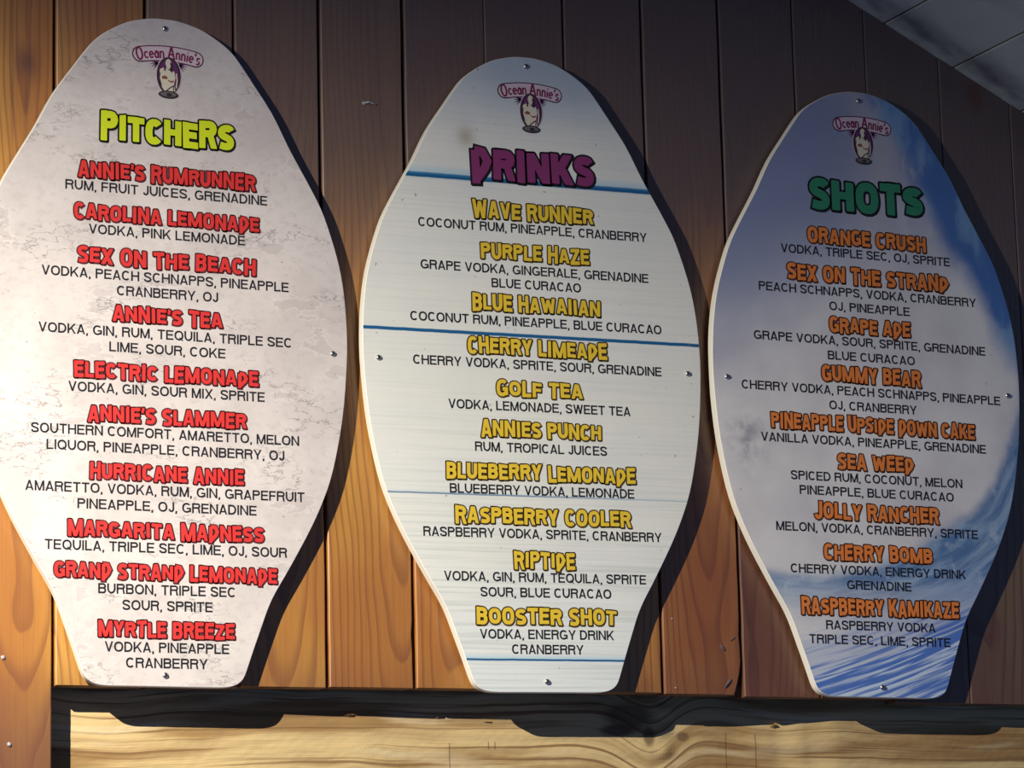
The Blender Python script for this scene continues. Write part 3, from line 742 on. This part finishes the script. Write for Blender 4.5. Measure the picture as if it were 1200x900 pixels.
LINES0 = [
    ('H', 'PITCHERS', 0.0056, -0.176, 0.2348, 0.0537),
    ('D', "ANNIE'S RUMRUNNER", 0.0052, -0.2495, 0.3081, 0.0317),
    ('I', 'RUM, FRUIT JUICES, GRENADINE', 0.0049, -0.2784, 0.3457, 0.0173),
    ('D', 'CAROLINA LEMONADE', 0.0051, -0.3209, 0.3203, 0.0294),
    ('I', 'VODKA, PINK LEMONADE', 0.005, -0.3494, 0.2669, 0.0172),
    ('D', 'SEX ON THE BEACH', 0.0047, -0.3934, 0.3086, 0.03),
    ('I', 'VODKA, PEACH SCHNAPPS, PINEAPPLE', 0.0039, -0.423, 0.4206, 0.0171),
    ('I', 'CRANBERRY, OJ', 0.005, -0.4484, 0.1719, 0.0171),
    ('D', "ANNIE'S TEA", 0.0052, -0.4867, 0.1908, 0.0298),
    ('I', 'VODKA, GIN, RUM, TEQUILA, TRIPLE SEC', 0.0042, -0.5165, 0.4304, 0.017),
    ('I', 'LIME, SOUR, COKE', 0.0049, -0.5417, 0.197, 0.0169),
    ('D', 'ELECTRIC LEMONADE', 0.0041, -0.5817, 0.3161, 0.0296),
    ('I', 'VODKA, GIN, SOUR MIX, SPRITE', 0.0048, -0.6102, 0.3322, 0.0169),
    ('D', "ANNIE'S SLAMMER", 0.0049, -0.6523, 0.2717, 0.0294),
    ('I', 'SOUTHERN COMFORT, AMARETTO, MELON', 0.0041, -0.6802, 0.4523, 0.0168),
    ('I', 'LIQUOR, PINEAPPLE, CRANBERRY, OJ', 0.0038, -0.7061, 0.4009, 0.0167),
    ('D', 'HURRICANE ANNIE', 0.0045, -0.7455, 0.263, 0.0292),
    ('I', 'AMARETTO, VODKA, RUM, GIN, GRAPEFRUIT', 0.0041, -0.7733, 0.4697, 0.0167),
    ('I', 'PINEAPPLE, OJ, GRENADINE', 0.005, -0.799, 0.301, 0.0166),
    ('D', 'MARGARITA MADNESS', 0.0035, -0.8387, 0.333, 0.029),
    ('I', 'TEQUILA, TRIPLE SEC, LIME, OJ, SOUR', 0.0044, -0.8661, 0.4059, 0.0165),
    ('D', 'GRAND STRAND LEMONADE', 0.0037, -0.9052, 0.3772, 0.0289),
    ('I', 'BURBON, TRIPLE SEC', 0.0042, -0.9336, 0.2302, 0.0165),
    ('I', 'SOUR, SPRITE', 0.0043, -0.959, 0.1507, 0.0164),
    ('D', 'MYRTLE BREEZE', 0.0033, -0.9974, 0.2314, 0.0287),
    ('I', 'VODKA, PINEAPPLE', 0.0038, -1.0258, 0.2074, 0.0159),
    ('I', 'CRANBERRY', 0.0029, -1.0507, 0.1356, 0.0159),
]
LINES1 = [
    ('H', 'DRINKS', 0.0069, -0.1808, 0.2408, 0.0641),
    ('D', 'WAVE RUNNER', 0.0043, -0.261, 0.2335, 0.0326),
    ('I', 'COCONUT RUM, PINEAPPLE, CRANBERRY', 0.0053, -0.2909, 0.4331, 0.0182),
    ('D', 'PURPLE HAZE', 0.0059, -0.3337, 0.2095, 0.0309),
    ('I', 'GRAPE VODKA, GINGERALE, GRENADINE', 0.0064, -0.3643, 0.4307, 0.0181),
    ('I', 'BLUE CURACAO', 0.0059, -0.3891, 0.1688, 0.018),
    ('D', 'BLUE HAWAIIAN', 0.0052, -0.4239, 0.2458, 0.0322),
    ('I', 'COCONUT RUM, PINEAPPLE, BLUE CURACAO', 0.0064, -0.4547, 0.4738, 0.0179),
    ('D', 'CHERRY LIMEADE', 0.0047, -0.4991, 0.2667, 0.0321),
    ('I', 'CHERRY VODKA, SPRITE, SOUR, GRENADINE', 0.0062, -0.5294, 0.4674, 0.0179),
    ('D', 'GOLF TEA', 0.0054, -0.5713, 0.1664, 0.0304),
    ('I', 'VODKA, LEMONADE, SWEET TEA', 0.0056, -0.6023, 0.3418, 0.0178),
    ('D', 'ANNIES PUNCH', 0.0058, -0.6417, 0.2299, 0.031),
    ('I', 'RUM, TROPICAL JUICES', 0.0048, -0.6735, 0.2471, 0.0177),
    ('D', 'BLUEBERRY LEMONADE', 0.0044, -0.7155, 0.3581, 0.0316),
    ('I', 'BLUEBERRY VODKA, LEMONADE', 0.0051, -0.7462, 0.3449, 0.0176),
    ('D', 'RASPBERRY COOLER', 0.0051, -0.7906, 0.3321, 0.0314),
    ('I', 'RASPBERRY VODKA, SPRITE, CRANBERRY', 0.0046, -0.8203, 0.4442, 0.0175),
    ('D', 'RIPTIDE', 0.0033, -0.865, 0.1177, 0.032),
    ('I', 'VODKA, GIN, RUM, TEQUILA, SPRITE', 0.0056, -0.8942, 0.3758, 0.0174),
    ('I', 'SOUR, BLUE CURACAO', 0.0045, -0.92, 0.243, 0.0174),
    ('D', 'BOOSTER SHOT', 0.0046, -0.9604, 0.2645, 0.0318),
    ('I', 'VODKA, ENERGY DRINK', 0.0038, -0.9905, 0.2481, 0.0173),
    ('I', 'CRANBERRY', 0.0036, -1.0156, 0.1323, 0.0168),
]
LINES2 = [
    ('H', 'SHOTS', 0.009, -0.1794, 0.2465, 0.0673),
    ('D', 'ORANGE CRUSH', 0.0069, -0.2587, 0.2513, 0.0319),
    ('I', 'VODKA, TRIPLE SEC, OJ, SPRITE', 0.0039, -0.2881, 0.3527, 0.0183),
    ('D', 'SEX ON THE STRAND', 0.0066, -0.3298, 0.3415, 0.0333),
    ('I', 'PEACH SCHNAPPS, VODKA, CRANBERRY', 0.0061, -0.3606, 0.4526, 0.0182),
    ('I', 'OJ, PINEAPPLE', 0.0062, -0.3874, 0.1673, 0.0178),
    ('D', 'GRAPE ADE', 0.0055, -0.4209, 0.1726, 0.0323),
    ('I', 'GRAPE VODKA, SOUR, SPRITE, GRENADINE', 0.007, -0.4504, 0.4811, 0.0181),
    ('I', 'BLUE CURACAO', 0.0058, -0.4778, 0.1805, 0.0177),
    ('D', 'GUMMY BEAR', 0.0044, -0.5106, 0.2098, 0.0329),
    ('I', 'CHERRY VODKA, PEACH SCHNAPPS, PINEAPPLE', 0.0065, -0.5412, 0.5358, 0.018),
    ('I', 'OJ, CRANBERRY', 0.005, -0.5684, 0.181, 0.0176),
    ('D', 'PINEAPPLE UPSIDE DOWN CAKE', 0.0061, -0.6018, 0.4259, 0.0319),
    ('I', 'VANILLA VODKA, PINEAPPLE, GRENADINE', 0.0062, -0.6327, 0.4649, 0.0178),
    ('D', 'SEA WEED', 0.0054, -0.6694, 0.1619, 0.031),
    ('I', 'SPICED RUM, COCONUT, MELON', 0.0078, -0.6985, 0.3536, 0.0178),
    ('I', 'PINEAPPLE, BLUE CURACAO', 0.0065, -0.7241, 0.3176, 0.0177),
    ('D', 'JOLLY RANCHER', 0.0039, -0.7597, 0.2604, 0.0323),
    ('I', 'MELON, VODKA, CRANBERRY, SPRITE', 0.0053, -0.7903, 0.4149, 0.0177),
    ('D', 'CHERRY BOMB', 0.0034, -0.8329, 0.2268, 0.0314),
    ('I', 'CHERRY VODKA, ENERGY DRINK', 0.0034, -0.8641, 0.359, 0.0176),
    ('I', 'GRENADINE', 0.0024, -0.8901, 0.1318, 0.0172),
    ('D', 'RASPBERRY KAMIKAZE', 0.0041, -0.9294, 0.327, 0.0327),
    ('I', 'RASPBERRY VODKA', 0.0025, -0.9621, 0.2235, 0.0174),
    ('I', 'TRIPLE SEC, LIME, SPRITE', 0.0002, -0.9876, 0.2882, 0.0174),
]


SIGNS = [('surfboard-shaped drinks menu with sandy plaster print headed by lime lettering', LINES0, 0.0, -0.003712, 0.00014),
         ('surfboard-shaped drinks menu printed like whitewashed boards with blue joints', LINES1, 0.663243, 0.008453, -0.00005),
         ('surfboard-shaped drinks menu with a blue curling wave print and orange names', LINES2, 1.322521, -0.005727, -0.00009)]
for k, (label, lines, X, a, dz) in enumerate(SIGNS):
    root = bpy.data.objects.new('menu_sign', None); COL.objects.link(root)
    root.location = (X, 0, -0.535 + dz + Z0); root.rotation_euler = (0, -a, 0); root.empty_display_size = 0.1
    tag(root, label, 'sign', 'surfboard-shaped menu signs on the plank wall')
    link('board', board_mesh(PRINT[k]), root)
    for sx, sz in ((0.0003, 0.0), (0.0, -1.070), (-0.290, -0.530), (0.2915, -0.530)):
        s = link('screw', SCREW, root, (sx, 0, sz + 0.535), (0, 0.4 + k + sx * 9, 0))
        link('screw_recess', RECESS, s)
    for j, (kind, text, u, v, wd, ht) in enumerate(lines):
        if kind == 'I': sans_line(text, wd, 0.0162, root, u, v)
        elif kind == 'D': tag(fat_line(text, wd, ht * 0.97, root, u, v, NAMES[k][:2], 'drink_name_lettering', 7 * j + k), '%s outlined cartoon lettering' % NAMES[k][2])
        else: tag(fat_line(text, wd, ht * 0.97, root, u, v, [FAT[text], OUTL], 'heading_lettering', 5 + k, True), 'largest lettering, the heading')
    logo(root)
